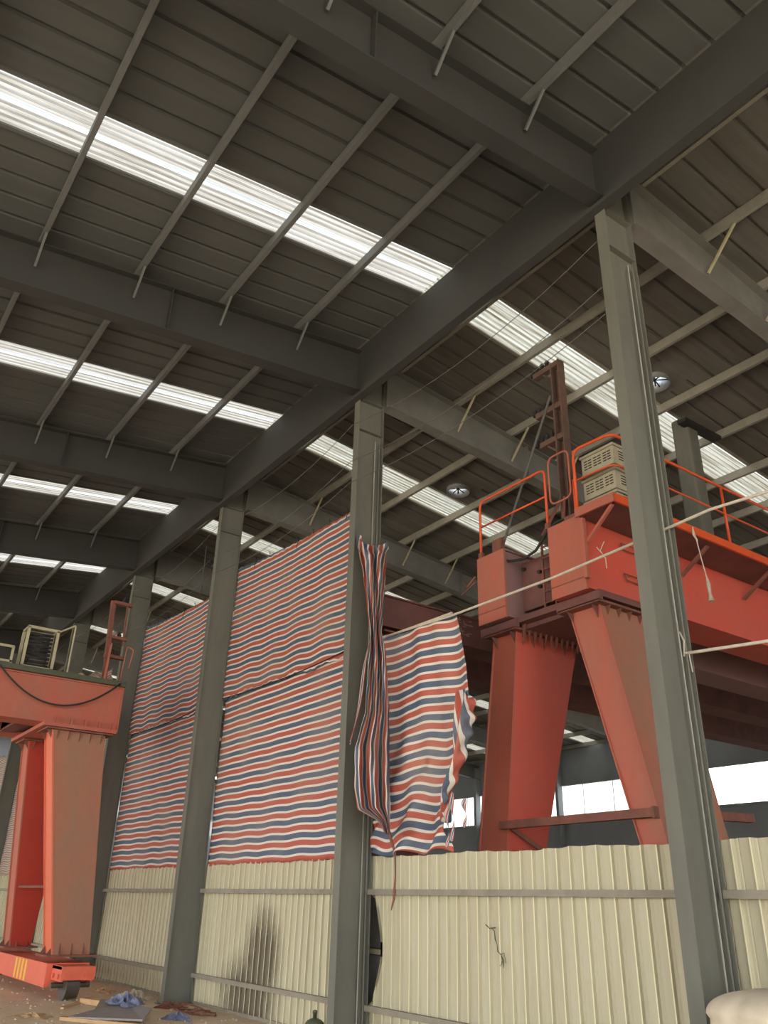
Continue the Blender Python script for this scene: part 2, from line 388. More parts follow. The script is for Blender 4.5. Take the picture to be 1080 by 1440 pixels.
def rafter(k,sg):
    y=Y0+k*S-.087; x0=.0 if sg<0 else .60; x1=sg*XE
    if k==8: return
    lab='%s roof rafter of the %s slope, %s'%('dark grey' if sg<0 else 'pale tapered', 'near' if sg<0 else 'far', {-1:'behind the camera'}.get(k,'springing from the %s column'%CW[max(k,0)]))
    t=thing('roof_rafter',(x0,y,zr(x0)-1.1),lab,'rafter','rafters of the %s roof slope'%('near' if sg<0 else 'far'))
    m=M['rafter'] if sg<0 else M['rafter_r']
    def bot(x):
        if sg<0: return zr(x)-1.12+ .012*min(abs(x),8)
        return zr(x)-1.16+.05*min(abs(x),5)*1.0
    top=lambda x: zr(x)-.20
    N=8; xs=[x0+(x1-x0)*i/N for i in range(N+1)]
    b=MB()
    for i in range(N):
        a,c=xs[i],xs[i+1]
        b.hexa([(a,y-.005,bot(a)),(c,y-.005,bot(c)),(c,y+.005,bot(c)),(a,y+.005,bot(a))],[(a,y-.005,top(a)),(c,y-.005,top(c)),(c,y+.005,top(c)),(a,y+.005,top(a))])
    b.build('web',m,t)
    for fn,nm in ((bot,'bottom_flange'),(top,'top_flange')):
        b=MB()
        for i in range(N):
            a,c=xs[i],xs[i+1]
            b.hexa([(a,y-.13,fn(a)-.01),(c,y-.13,fn(c)-.01),(c,y+.13,fn(c)-.01),(a,y+.13,fn(a)-.01)],[(a,y-.13,fn(a)+.006),(c,y-.13,fn(c)+.006),(c,y+.13,fn(c)+.006),(a,y+.13,fn(a)+.006)])
        b.build(nm,m,t)
    for i in range(1,3):
        x=x0+sg*(1.6+i*3.2-.9); MB().box(x-.008,x+.008,y-.12,y+.12,bot(x),top(x)).build('splice_plate',m,t)
    if sg>0:
        b=MB(); b.box(x0-.0,x0+.03,y-.13,y+.13,bot(x0)-.05,top(x0)+.02); b.build('end_plate',m,t)
for k in range(-1,9):
    rafter(k,-1); rafter(k,1)

# ------------------------------------------------------------------ partition of cream sheet, one per bay
def sheet(y0,y1,z0,z1,clip=None,mi=0,X=WX+.02,b=None,edge=.012):
    b=b or MB(); p=.205; pr=[]; y=y0
    while y<y1-.001:
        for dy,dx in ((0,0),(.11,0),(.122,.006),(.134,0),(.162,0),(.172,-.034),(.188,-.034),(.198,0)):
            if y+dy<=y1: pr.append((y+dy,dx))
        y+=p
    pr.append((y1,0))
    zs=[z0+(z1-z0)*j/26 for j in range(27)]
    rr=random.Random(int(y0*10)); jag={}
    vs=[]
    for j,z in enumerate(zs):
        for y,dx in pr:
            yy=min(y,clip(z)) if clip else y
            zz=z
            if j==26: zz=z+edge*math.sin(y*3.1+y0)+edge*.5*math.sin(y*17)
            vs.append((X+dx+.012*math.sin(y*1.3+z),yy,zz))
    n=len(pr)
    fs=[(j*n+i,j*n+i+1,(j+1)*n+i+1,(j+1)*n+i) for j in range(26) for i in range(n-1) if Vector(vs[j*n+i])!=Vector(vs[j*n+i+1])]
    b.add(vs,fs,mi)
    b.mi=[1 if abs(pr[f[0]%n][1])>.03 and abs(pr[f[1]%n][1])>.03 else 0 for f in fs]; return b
def notch(z):
    pts=[(0,11.3),(.50,11.28),(.56,11.06),(1.11,10.86),(1.38,10.86),(1.86,11.0),(1.95,11.02),(1.96,11.3),(3,11.3)]
    for (a,ya),(c,yc) in zip(pts,pts[1:]):
        if a<=z<=c: return ya+(yc-ya)*(z-a)/(c-a)
    return 11.3
PL={-1:'beside the camera, right of the nearest column',0:'with a crack mark, under the red crane right of the second column',1:'with a black soot stain below the nearer full tarpaulin',
    2:'clean and pale below the farther full tarpaulin',3:'partly behind the left red crane'}
for k in range(-2,7):
    ya=Y0+k*S; yb=ya+S-.174 
    if yb+.0>YB: break
    t=thing('partition_panel',(WX,(ya+yb)/2,0),'cream ribbed sheet partition '+PL.get(k,'behind the left crane, %s bay along'%CW[k] if k>0 else 'far behind the camera'),'partition','cream partitions between columns')
    o=sheet(ya,yb+.174,0.0,2.48,notch if k==0 else None).build('ribbed_sheet',[M['panel_soot'] if k==1 else M['panel'],M['panel_soot'] if k==1 and False else M['crest_highlight']],t)
    for z,h in ((1.99,.075),(.49,.075)):
        b=MB()
        b.box(.505,.51,ya,yb,z-h/2,z+h/2); b.box(.51,.575,ya,yb,z+h/2-.006,z+h/2); b.box(.51,.575,ya,yb,z-h/2,z-h/2+.006)
        b.build('girt_rail',M['rail'],t)
    b=MB(); b.box(WX-.02,WX+.06,ya,yb+.174,0,.05); b.build('base_sill',M['rail'],t)
    if k==0:
        # the branching crack / scratch at mid height
        b=MB(); r=random.Random(3); y,z=8.50,1.60
        pts=[(8.50,1.60),(8.44,1.56),(8.43,1.47),(8.40,1.42),(8.39,1.34),(8.34,1.31),(8.30,1.25),(8.29,1.16)]
        b.tube([(WX-.018,a,c) for a,c in pts],[.003,.006,.009,.004,.007,.005,.009,.002],5)
        b.tube([(WX-.018,8.60,1.63),(WX-.018,8.52,1.585),(WX-.018,8.42,1.60)],.006,5)
        b.tube([(WX-.018,8.34,1.31),(WX-.018,8.28,1.33),(WX-.018,8.25,1.22)],.004,5); b.tube([(WX-.018,8.30,1.25),(WX-.018,8.36,1.18)],.004,5); b.build('crack',M['green_p'],t)

# grey machine seen through the torn gap
t=thing('control_cabinet',(.98,11.5,0),'grey machine cabinet seen through the torn gap beside the second column','cabinet')
MB().box(.86,1.3,10.9,12.3,.0,1.15).build('lower_body',M['greybox'],t,bevel=.04)
MB().box(.92,1.25,10.95,12.2,1.22,1.92).build('upper_body',M['greybox'],t,bevel=.03)
MB().box(.80,1.34,10.85,12.35,1.15,1.22).build('shelf',M['frame_y'],t,bevel=.01)

# ------------------------------------------------------------------ tarpaulins
def tarp(name,label,yl,yr,zb,zt,X,v0=0,amp=.02,wav=1.0,nu=60,nv=50,m='tarp',seed=0,topsag=0,vscale=1.0,group=None,skew=0.0,lace=None,botw=0.02):
    """yl/yr/zb/zt functions or numbers; u goes from left in the photo (large Y) to right"""
    f=lambda q,t: q(t) if callable(q) else q
    r=random.Random(seed); ph=[r.uniform(0,6.28) for _ in range(8)]
    def pos(u,v):
        za=f(zb,u); zc=f(zt,u)-4*topsag*u*(1-u); z=za+(zc-za)*v
        y=f(yl,v)+(f(yr,v)-f(yl,v))*u
        dx=amp*(math.sin(y*2.1*wav+ph[0]+z*.4)+.6*math.sin(y*5.3*wav+ph[1]-z*.9)+.5*math.sin(z*2.3+ph[2]+y)+.35*math.sin(z*5.1+y*3.1+ph[3])+.3*math.sin(y*11*wav+z*1.1+ph[5])*(.4+v))
        zz=z+botw*math.sin(y*6+ph[4])*(1-v)
        if v<.02 or v>.98: zz+=.012*math.sin(y*23+ph[6])
        return (X+dx,y,zz)
    def uv(u,v):
        za=f(zb,u); zc=f(zt,u); y=f(yl,v)+(f(yr,v)-f(yl,v))*u
        zz=za+(zc-za)*v
        return (y,(v0+(zz)*vscale)+skew*(u-.5))
    b=MB(); b.grid(pos,nu,nv,uv)
    t=thing(name,(X,(f(yl,0)+f(yr,0))/2,f(zb,.5)),label,'tarpaulin',group)
    o=b.build('cloth',M[m],t,smooth=True)
    so=o.modifiers.new('thickness','SOLIDIFY'); so.thickness=.004
    return t,pos
gr='striped tarpaulins between the columns'
for (k,lo,up) in ((1,'nearer','nearer'),(2,'farther','farther')):
    yb=Y0+k*S-.174+S-.02; ya=Y0+k*S-.05
    t,_=tarp('striped_tarpaulin','red white and blue striped tarpaulin, lower one of the %s bay, above the cream partition'%lo,
        lambda v,yb=yb:yb-.0-.03*math.sin(v*9),ya,2.47,5.95,.60,v0=.02*k,amp=.006,seed=k,group=gr,nu=70,nv=50,botw=.01)
    t,pos=tarp('striped_tarpaulin','red white and blue striped tarpaulin, upper one of the %s bay, tied at top'%up,
        lambda v,yb=yb:yb+.03-.10*v+.03*abs(math.sin(v*14)),ya,lambda u:5.86+.05*math.sin(u*7),lambda u:9.05-.32*u,.555,v0=.1,amp=.010,seed=k+5,group=gr,nu=80,nv=60,topsag=.10,vscale=1.04,skew=.10)
    for i in range(9):
        b=MB(); p=pos((i+.5)/9,1.0); b.tube([(p[0],p[1],p[2]-.03),(p[0]-.02,p[1]+.02,p[2]+.10),(p[0],p[1]-.03,p[2]+.03)],.006,5)
        if i%3==1: b.tube([(p[0]-.02,p[1],p[2]),(p[0]-.03,p[1]+.05,p[2]-.16)],.006,5)
        b.build('tie_cord',M['black'],t)
    b=MB(); b.tube(sag((.53,yb,5.92),(.53,ya,5.98),.10),.011,6); b.build('hem_rope',M['black'],t)
    b=MB(); b.tube(sag((.56,yb,9.06),(.56,ya,8.74),.10),.008,6); b.build('head_rope',M['wire'],t)
for k,zt,lab in ((3,6.6,'faded striped tarpaulin hanging just behind the left red crane'),(4,6.2,'faded striped tarpaulin in the bay beyond the left crane legs'),(5,6.9,'faded striped tarpaulin in the farthest visible bay at the left edge')):
    yb=Y0+k*S-.174+S-.05; ya=Y0+k*S+.05
    tarp('striped_tarpaulin',lab,yb,ya,2.47,lambda u,zt=zt:zt+.3*math.sin(u*5),.53,amp=.015,seed=k+20,m='tarp_pale',group='faded tarpaulins beyond the left crane',nu=50,nv=40,vscale=1.6)

def interp(pts):
    def f(z):
        if z<=pts[0][0]: return pts[0][1]
        for (a,p),(c,q) in zip(pts,pts[1:]):
            if a<=z<=c: return p+(q-p)*(z-a)/(c-a)
        return pts[-1][1]
    return f
# the free hanging one right of the second column
zb,zt=2.50,5.84
L=interp([(2.5,11.10),(3.0,11.10),(3.12,10.82),(5.9,10.84)]); Rr=interp([(2.5,9.28),(2.9,9.42),(3.6,9.36),(4.0,9.10),(4.25,8.92),(4.5,8.78),(5.0,8.86),(5.84,9.12)])
def pos(u,v):
    z=zb+(zt-zb)*v; y=L(z)+(Rr(z)-L(z))*u
    lo=max(0,1-v*1.6)
    dx=.03*math.sin(y*5+z*1.2)+.05*lo*math.sin(y*9+z*5)+.035*lo*math.sin(z*17+y*11)+.03*math.sin(y*13-z*2)*(u)+.10*u*u
    return (.50+dx,y,z+.035*lo*math.sin(y*8+z*3)+.02*math.sin(y*4)*(1-v)*u+.02*u*v)
b=MB(); b.grid(pos,70,110,lambda u,v:(10.8-2*u,.12+zb+(zt-zb)*v*.98-.16*max(0,u-.2)*(1-v)**2+.02*math.sin(u*9)))
t=thing('striped_tarpaulin',(.5,10,2.5),'loose striped tarpaulin with crumpled right edge, right of the second column','tarpaulin',gr)
o=b.build('cloth',M['tarp'],t,smooth=True); o.modifiers.new('thickness','SOLIDIFY').thickness=.004
b=MB(); b.tube([(.5,11.2,5.88),(.5,10,5.86),(.52,9.1,5.86)],.02,6); b.build('rolled_hem',M['rope'],t)
# torn flap at its right edge
def posf(u,v):
    z=2.95+(4.62-2.95)*v; w=interp([(2.9,.05),(3.2,.10),(3.6,.24),(4.0,.30),(4.3,.24),(4.7,.06)])(z)
    c=interp([(2.9,9.30),(3.3,9.22),(3.7,9.02),(4.0,8.95),(4.4,8.86),(4.7,8.82)])(z)
    return (.50+.10*math.sin(u*5+z*2)+.05*math.sin(u*14), c+w*(.5-u)+.04*math.sin(z*23)*(u>.9), z+.05*math.sin(u*9+z*6)-.06*u)
b=MB(); b.grid(posf,24,50,lambda u,v:(v*1.7,u*.5+v*.5+.1))
o=b.build('torn_flap',M['tarp'],t,smooth=True); o.modifiers.new('thickness','SOLIDIFY').thickness=.004
for i,(y,z0,z1) in enumerate(((9.12,3.25,2.62),(9.22,3.05,2.55),(8.86,3.15,2.78))):
    b=MB(); b.grid(lambda u,v:(.5+.02*math.sin(v*9+u*3),y+(u-.5)*.07*(1-.6*v)+.02*math.sin(v*8),z0+(z1-z0)*v),4,14,lambda u,v:(v*.3,.3*u+i*.12))
    b.build('ragged_strip',M['tarp'],t,smooth=True)

# twisted bundle hanging beside the second column
Lb=interp([(2.75,10.42),(2.95,10.60),(3.15,11.18),(3.5,11.28),(4.1,11.30),(4.6,11.05),(5.2,11.0),(5.55,10.98),(5.9,10.96),(6.6,11.12),(7.3,11.30),(7.75,11.50),(8.0,11.55)])
Rb=interp([(2.75,10.30),(2.95,10.30),(3.4,10.32),(4.6,10.38),(5.5,10.50),(5.9,10.64),(6.6,10.58),(7.2,10.56),(7.45,10.50),(8.0,10.54)])
def posb(u,v):
    z=2.75+(7.95-2.75)*v; y=Lb(z)+(Rb(z)-Lb(z))*u; zt_=z
    if z>7.3: zt_=7.3+(z-7.3)*(1-.75*math.sin(u*math.pi/2)**.8)
    w=abs(Lb(z)-Rb(z)); 
    x=-.02+.40*u+(.05+.05*w)*math.sin(u*15+z*.9)+.035*math.sin(u*27-z*1.7)-.06*math.sin(u*3.1)*w
    if y*(x+7.2)/7.5>11.08: y=11.08/(x+7.2)*7.5
    k_=(x+7.2)/7.5
    return (x, y*k_+.008*math.sin(z*13+u*20),1.82+(zt_-1.82)*k_)
b=MB(); b.grid(posb,130,120,lambda u,v:(v*5,u*(.72+.5*(1-v))+.10*math.sin(v*4)))
t=thing('striped_tarpaulin',(.32,10.9,2.75),'twisted bundle of striped tarpaulin hanging down the side of the second column','tarpaulin',gr)
o=b.build('cloth',M['tarp'],t,smooth=True); o.modifiers.new('thickness','SOLIDIFY').thickness=.004
b=MB(); b.grid(lambda u,v:(-.10+.03*math.sin(v*6)+.04*u+.22*v,10.86-.20*v+(u-.5)*(.06+.10*math.sin(v*3.1)),4.08+1.75*v-(u-.5)*.06),6,24,lambda u,v:(v*2,u*.22+.3))
o=b.build('folded_edge',M['tarp'],t,smooth=True); o.modifiers.new('thickness','SOLIDIFY').thickness=.01
b=MB(); b.tube([(.33,10.40,2.85),(.45,10.36,2.5),(.49,10.40,2.2),(.49,10.43,1.9),(.49,10.49,1.75)],[.03,.014,.012,.02,.006],6); b.build('tail',M['rust'],t)

# ------------------------------------------------------------------ cables along the row
t=MB().tube([(.5,11.1,5.90),(.5,9.14,5.81),(.5,7,5.80),(.5,5.45,5.86),(.5,4.6,5.90),(.5,3.9,5.85),(.5,-.5,5.9)],.018,8)
r1=t.build('tie_rope',M['rope']); tag(r1,'pale taut rope running from the loose tarpaulin past the red crane','rope')
b=MB(); b.tube([(.5,6.10,5.79),(.46,6.14,5.90),(.44,6.05,5.99)],.006,5); b.tube([(.5,6.10,5.8),(.47,6.2,5.97)],.005,5); b.tube([(.5,6.1,5.8),(.5,6.1,5.66)],.007,5)
b.build('knot',M['rope'],r1)
r2=MB().tube([(.5,5.16,4.37),(.5,4.2,4.29),(.5,2,4.3),(.5,-.6,4.6)],.018,8).build('tie_rope',M['rope']); tag(r2,'lower pale rope tied to the right side of the nearest column','rope')
b=MB(); b.tube([(.5,5.18,4.34),(.47,5.14,4.5),(.5,5.20,4.62)],.01,5); b.tube([(.5,5.12,4.36),(.49,5.1,4.15)],.007,5); b.build('knot',M['rope'],r2)
for i,(x,z,yA,yB,d,lab) in enumerate(((-.02,8.85,5.3,29.3,.25,'thin steel wire along the columns, lowest of the three'),(-.02,9.3,5.3,35.3,.3,'thin steel wire along the columns, middle of the three'),
        (-.02,10.1,5.3,35.3,.35,'thin steel wire along the columns, highest of the three'))):
    b=MB()
    y=yA
    while y<yB-.1: b.tube(sag((x,y,z),(x,y+S,z),d),.006,5); y+=S
    tag(b.build('steel_wire',M['wire']),lab,'wire')
for i,(x,y,z0,z1,lab) in enumerate(((.9,20.1,10.75,9.6,'thin hanging rod left of the third column'),(.9,17.9,11.2,9.9,'thin hanging rod behind the third column'))):
    b=MB(); b.tube([(x,y,z0),(x,y,z1)],.012,6); b.tube([(x,y,z1),(x,y,z1-.25)],.03,6); tag(b.build('hanging_rod',M['wire']),lab,'rod')

# ------------------------------------------------------------------ roof ventilators
for k in range(0,4):
    y=SKY0+k*S-P; x=4.88; z=zr(x)
    t=thing('roof_ventilator',(x,y,z),'round turbine ventilator hole in the far roof slope, '+['right beside the nearest column','above the crane end railing','in the third bay','in the fourth bay'][k],'ventilator','roof ventilators')
    n=24; R=.29
    # square flashing with a round hole, sloped with the roof
    vs=[];fs=[]
    for i in range(n):
        a=2*math.pi*(i+.5)/n; cx,cy=math.cos(a),math.sin(a); q=.47/max(abs(cx),abs(cy))
        vs+=[(x+R*cx,y+R*cy,zr(x+R*cx)-.004),(x+cx*q,y+cy*q*1.0,zr(x+cx*q)-.004)]
    for i in range(n): j=(i+1)%n; fs.append((2*i,2*i+1,2*j+1,2*j))
    MB().add(vs,fs).build('flashing',M['roof_r'],t)
    vs=[];fs=[]
    for i in range(n):
        a=2*math.pi*i/n; p=(x+R*math.cos(a),y+R*math.sin(a)); vs+=[(*p,z-.10),(*p,z+.28)]
    for i in range(n): j=(i+1)%n; fs.append((2*i,2*j,2*j+1,2*i+1))
    o=MB().add(vs,fs).build('neck',M['galv'],t,smooth=True); o.modifiers.new('t','SOLIDIFY').thickness=.012
    b=MB()
    for i in range(3):
        a=math.pi*i/3+.3; b.bar((x-R*math.cos(a),y-R*math.sin(a),z+.02),(x+R*math.cos(a),y+R*math.sin(a),z+.02),.02)
    b.tube([(x,y,z+.25),(x,y,z-.12)],.02,6); b.build('spokes',M['black'],t)
    b=MB()
    for i in range(18):
        a=2*math.pi*i/18; b.bar((x+R*1.05*math.cos(a),y+R*1.05*math.sin(a),z+.30),(x+R*1.05*math.cos(a+.25),y+R*1.05*math.sin(a+.25),z+.62),.008,.06)
    b.build('turbine_vanes',M['galv'],t)

# ------------------------------------------------------------------ gantry crane pieces
def rrect(pts,r,n=5,closed=False):
    """round the corners of a polyline"""
    out=[]; P_=[Vector(p) for p in pts]; N=len(P_)
    for i,p in enumerate(P_):
        if not closed and i in (0,N-1): out.append(p); continue
        a=P_[i-1]; c=P_[(i+1)%N]; d1=(a-p).normalized(); d2=(c-p).normalized()
        s=p+d1*r; e=p+d2*r
        for q in range(n+1):
            t=q/n; out.append(s.lerp(p,t).lerp(p.lerp(e,t),t))
    return out
def leg(t,b4,t4,zb,zt,front,side,name='leg'):
    """b4/t4: (x0,x1,y0,y1) at bottom and top; material 0 on the -X face, 1 on the -Y face"""
    x0,x1,y0,y1=b4; X0,X1,Y0_,Y1=t4
    b=MB(); N=6
    def sec(s): return (x0+(X0-x0)*s,x1+(X1-x1)*s,y0+(Y0_-y0)*s,y1+(Y1-y1)*s,zb+(zt-zb)*s)
    a=sec(0); c=sec(1)
    vs=[(a[0],a[2],a[4]),(a[1],a[2],a[4]),(a[1],a[3],a[4]),(a[0],a[3],a[4]),(c[0],c[2],c[4]),(c[1],c[2],c[4]),(c[1],c[3],c[4]),(c[0],c[3],c[4])]
    b.add(vs,[(0,1,5,4)],1); b.add(vs,[(3,0,4,7)],0); b.add(vs,[(1,2,6,5),(2,3,7,6),(0,3,2,1),(4,5,6,7)],0)
    # flange plates standing proud of the front web
    e=.035
    for yy,YY in ((y0,Y0_),(y1,Y1)):
        b.hexa([(a[0]-e,yy-.008,zb),(a[0],yy-.008,zb),(a[0],yy+.008,zb),(a[0]-e,yy+.008,zb)],[(c[0]-e,YY-.008,zt),(c[0],YY-.008,zt),(c[0],YY+.008,zt),(c[0]-e,YY+.008,zt)],0)
    o=b.build(name,[front,side],t)
    # plates at top and bottom with gussets
    for z,q in ((zb,a),(zt,c)):
        p=MB()
        p.box(q[0]-.16,q[1]+.14,q[2]-.12,q[3]+.12,z-.02,z+.015)
        s=1 if z==zb else -1
        x=q[0]+.1
        while x<q[1]:
            p.add([(x,q[2],z),(x,q[2]-.11,z),(x,q[2],z+s*.22),(x+.014,q[2],z),(x+.014,q[2]-.11,z),(x+.014,q[2],z+s*.22)],[(0,1,2),(5,4,3),(0,3,4,1),(1,4,5,2),(2,5,3,0)]); x+=.24
        for y in (q[2]+.05,q[3]-.05):
            p.add([(q[0],y,z),(q[0]-.14,y,z),(q[0],y,z+s*.2),(q[0],y+.014,z),(q[0]-.14,y+.014,z),(q[0],y+.014,z+s*.2)],[(0,1,2),(5,4,3),(0,3,4,1),(1,4,5,2),(2,5,3,0)])
        p.build('leg_flange',M['rust'],o)
    return o
def carriage(t,x0,x1,ya,yb,zt,m):
    MB().box(x0,x1,ya,yb,.20,zt).build('end_carriage',m,t,bevel=.01)
    for y in (ya-.30,yb+.30):
        s=-1 if y<ya else 1
        b=MB(); b.box(x0+.12,x0+.16,min(y-.35*1,y),y+.35,.34,zt-.03); b.box(x1-.16,x1-.12,y-.35,y+.35,.34,zt-.03); b.box(x0+.12,x1-.12,y-.38,y+.35,zt-.08,zt-.02); b.box(x0+.10,x1-.10,y-.40,y-.375,.37,zt-.02)
        for yy in (y-.2,y+.12): b.tube([(x0+.08,yy,.42),(x0+.125,yy,.42)],.045,10)
        for xx in (x0+.25,x1-.27): b.tube([(xx,y-.44,.46),(xx,y-.39,.46)],.05,10)
        br=b.build('wheel_bracket',m,t)
        w_=MB(); w_.tube([(x0+.30,y,.26),(x1-.30,y,.26)],.24,24); w_.tube([(x0+.28,y,.26),(x0+.31,y,.26)],.275,24); w_.tube([(x0+.05,y,.26),(x1-.05,y,.26)],.05,12)
        w_.build('wheel',M['wheel'],t,smooth=False)

# ---- right crane (near one in the far hall)
GX=1.6; GE=23.2; Z0,Z1=6.03,7.20
C=thing('gantry_crane',(2.3,8.5,0),'large bright red gantry crane behind the nearest column, railings and boxes on top','crane')
def girder(t,ya,yb,x0,x1,z0,z1,mweb,mend,endlip=True):
    g=MB(); g.box(x0+.02,x1,ya+.03,yb-.03,z0+.03,z1-.02,0); g.box(x0+.02,x1,ya-.02,yb+.02,z1-.03,z1,0); g.box(x0+.02,x1,ya-.01,yb+.01,z0,z0+.03,0)
    o=g.build('main_girder',mweb,t)
    e=MB(); e.box(x0-.01,x0+.025,ya,yb,z0-.02,z1); 
    e.build('end_plate',mend,o)
    s=MB(); s.box(x0-.016,x0-.008,ya,yb,z0+.16,z0+.175); s.build('weld_seam',M['rust'],o)
    return o
g1=girder(C,7.35,8.03,GX,GE,Z0,Z1,M['red'],M['red_dusty'])
g2=girder(C,9.03,9.68,GX,GE,Z0,Z1,M['mauve'],M['red_dusty'])
b=MB()
for x in (2.55,2.75):  # two welded rectangular lugs on the near web
    z=6.95 if x<2.6 else 6.45
    for a,c in (((2.45,z),(2.85,z)),((2.85,z),(2.9,z-.1)),((2.9,z-.1),(2.5,z-.1)),((2.5,z-.1),(2.45,z))): b.bar((a[0],7.33,a[1]),(c[0],7.33,c[1]),.014)
b.build('welded_lug',M['rust'],g1)
# cross beam between the girders at this end, with a ladder
b=MB(); b.box(2.0,2.5,8.03,9.03,6.18,7.02); b.build('cross_beam',M['red_dark'],C)
b=MB()
for y in (8.22,8.46): b.bar((1.9,y,6.05),(1.9,y,7.2),.03)
for i in range(6): b.bar((1.9,8.20,6.15+.19*i),(1.9,8.48,6.15+.19*i),.022)
b.build('ladder',M['rust'],C)
b=MB()
for y,z in ((8.6,6.75),(8.6,6.5),(8.95,6.9)): b.tube([(1.99,y,z),(1.93,y,z-.02)],.03,8)
b.build('bolt',M['black'],C)
# saddle under both girders
b=MB(); b.box(1.78,3.55,7.28,9.78,5.93,6.03); b.box(1.95,3.4,7.5,9.6,5.86,5.93); b.box(1.74,1.80,8.95,9.80,5.86,6.0); b.box(1.74,1.80,7.25,8.1,5.86,6.0)
b.build('saddle_plate',M['red_dark'],C)
b=MB()
for i in range(13): 
    x=1.9+i*.125; b.add([(x,8.99,5.93),(x,8.92,5.93),(x,8.99,5.68),(x+.03,8.99,5.93),(x+.03,8.92,5.93),(x+.03,8.99,5.68)],[(0,1,2),(5,4,3),(0,3,4,1),(1,4,5,2),(2,5,3,0)])
b.build('saddle_gusset',M['rust'],C)
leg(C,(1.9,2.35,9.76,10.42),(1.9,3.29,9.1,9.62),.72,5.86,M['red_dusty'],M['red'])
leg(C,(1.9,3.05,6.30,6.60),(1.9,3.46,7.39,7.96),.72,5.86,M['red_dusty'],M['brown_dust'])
b=MB(); b.bar((1.82,6.80,2.94),(1.82,9.55,2.93),.10,.11); b.box(1.77,1.87,6.76,6.80,2.87,3.01)
b.build('tie_bar',M['rust'],C)
b=MB(); b.bar((1.85,9.45,2.93),(2.45,9.25,2.55),.06,.06); b.build('brace',M['rust'],C)
b=MB(); b.bar((3.2,6.85,3.0),(3.95,6.8,3.02),.10,.11); b.build('tie_bar',M['rust'],C)
carriage(C,1.75,2.75,5.6,11.1,.70,M['red'])
# walkway along the near girder
wk=MB(); wk.box(1.5,GE,6.66,7.36,7.14,7.17)
wk=wk.build('walkway',M['red_dark'],C)
b=MB(); b.box(1.5,GE,6.63,6.665,7.12,7.25); b.build('toe_plate',M['orange'],wk); 
b=MB(); b.box(1.47,1.505,6.63,7.36,7.11,7.25); b.build('toe_plate',M['red_dusty'],wk)
b=MB(); b.bar((1.56,6.72,7.12),(1.62,7.30,6.72),.045); b.build('strut',M['red_dusty'],wk)
b=MB(); b.box(1.53,1.60,7.27,7.33,6.15,7.10); b.build('post',M['red_dusty'],wk)
for i in range(10):
    x=3.95+i*1.75; b=MB(); b.bar((x,6.80,7.13),(x,7.34,6.78),.05); b.build('strut',M['rust'],wk)
# railings
def rail(t,pts,r=.022,rad=.12,m='orange',name='railing',closed=False):
    return MB().tube(rrect(pts,rad,5,closed),r,8,closed=closed).build(name,M[m],t,smooth=True)
X=GX+.02
ra=rail(C,[(X,9.60,7.2),(X,9.60,8.27),(X,8.04,8.27),(X,8.04,7.2)])
MB().tube([(X,9.60,7.78),(X,8.04,7.78)],.016,8).build('mid_rail',M['orange'],ra,smooth=True)
for y in (9.6,8.04): MB().box(X-.03,X+.03,y-.04,y+.04,7.2,7.30).build('post_socket',M['rust'],ra)
rail(C,[(X,7.95,7.58),(X,7.95,8.42),(X,7.52,8.42),(X,7.52,7.58)],.016,.13,'red_dusty','gate_loop',True)
rb=rail(C,[(X,7.42,7.22),(X,7.42,8.34),(X,6.66,8.30),(X+1.2,6.66,8.28),(GE,6.66,8.28)],.024,.16)
MB().tube(rrect([(X,7.44,7.80),(X,6.66,7.78),(GE,6.66,7.76)],.14),.016,8).build('mid_rail',M['orange'],rb,smooth=True)
for x in (4.38,7.0,9.6,12.2,14.8,17.4,20,22.6):
    MB().tube([(x,6.66,7.2),(x,6.66,8.27)],.024,8).build('post',M['orange'],rb,smooth=True)
MB().tube([(GX+.05,7.48,7.2),(GX+.05,7.48,7.86)],.02,8).build('post',M['orange'],rb,smooth=True)
# resistor boxes stacked on the end of the walkway
def vent_box(x0,x1,y0,y1,z0,z1,label,group):
    t=thing('resistor_box',((x0+x1)/2,(y0+y1)/2,z0),label,'electrical box',group)
    MB().box(x0,x1,y0,y1,z0,z1-.05).build('casing',M['box'],t,bevel=.008)
    MB().box(x0-.02,x1+.02,y0-.02,y1+.02,z1-.045,z1-.005).build('lid',M['box'],t,bevel=.006)
    for i in range(3):
        b=MB()
        yc=y0+(y1-y0)*(.2+.3*i)
        for j in range(4):
            for s in (0,1): b.box(x0-.006,x0+.001,yc-.075+s*.08,yc-.01+s*.08,z0+.09+j*.045,z0+.105+j*.045)
        b.build('vent_slots',M['black'],t)
    for i in range(3):
        b=MB(); xc=x0+(x1-x0)*(.2+.3*i)
        for j in range(4): b.box(xc-.07,xc+.07,y0-.006,y0+.001,z0+.09+j*.045,z0+.105+j*.045)
        b.build('vent_slots',M['black'],t)
    return t
vent_box(1.78,2.75,6.78,7.40,7.18,7.46,'cream vented resistor box on the crane walkway, bottom of the stack of three','vented boxes on the crane')
vent_box(1.78,2.75,6.78,7.40,7.49,7.84,'cream vented resistor box on the crane walkway, middle of the stack of three','vented boxes on the crane')
vent_box(1.78,2.75,6.78,7.40,7.91,8.26,'cream vented resistor box on the crane walkway, top of the stack of three','vented boxes on the crane')
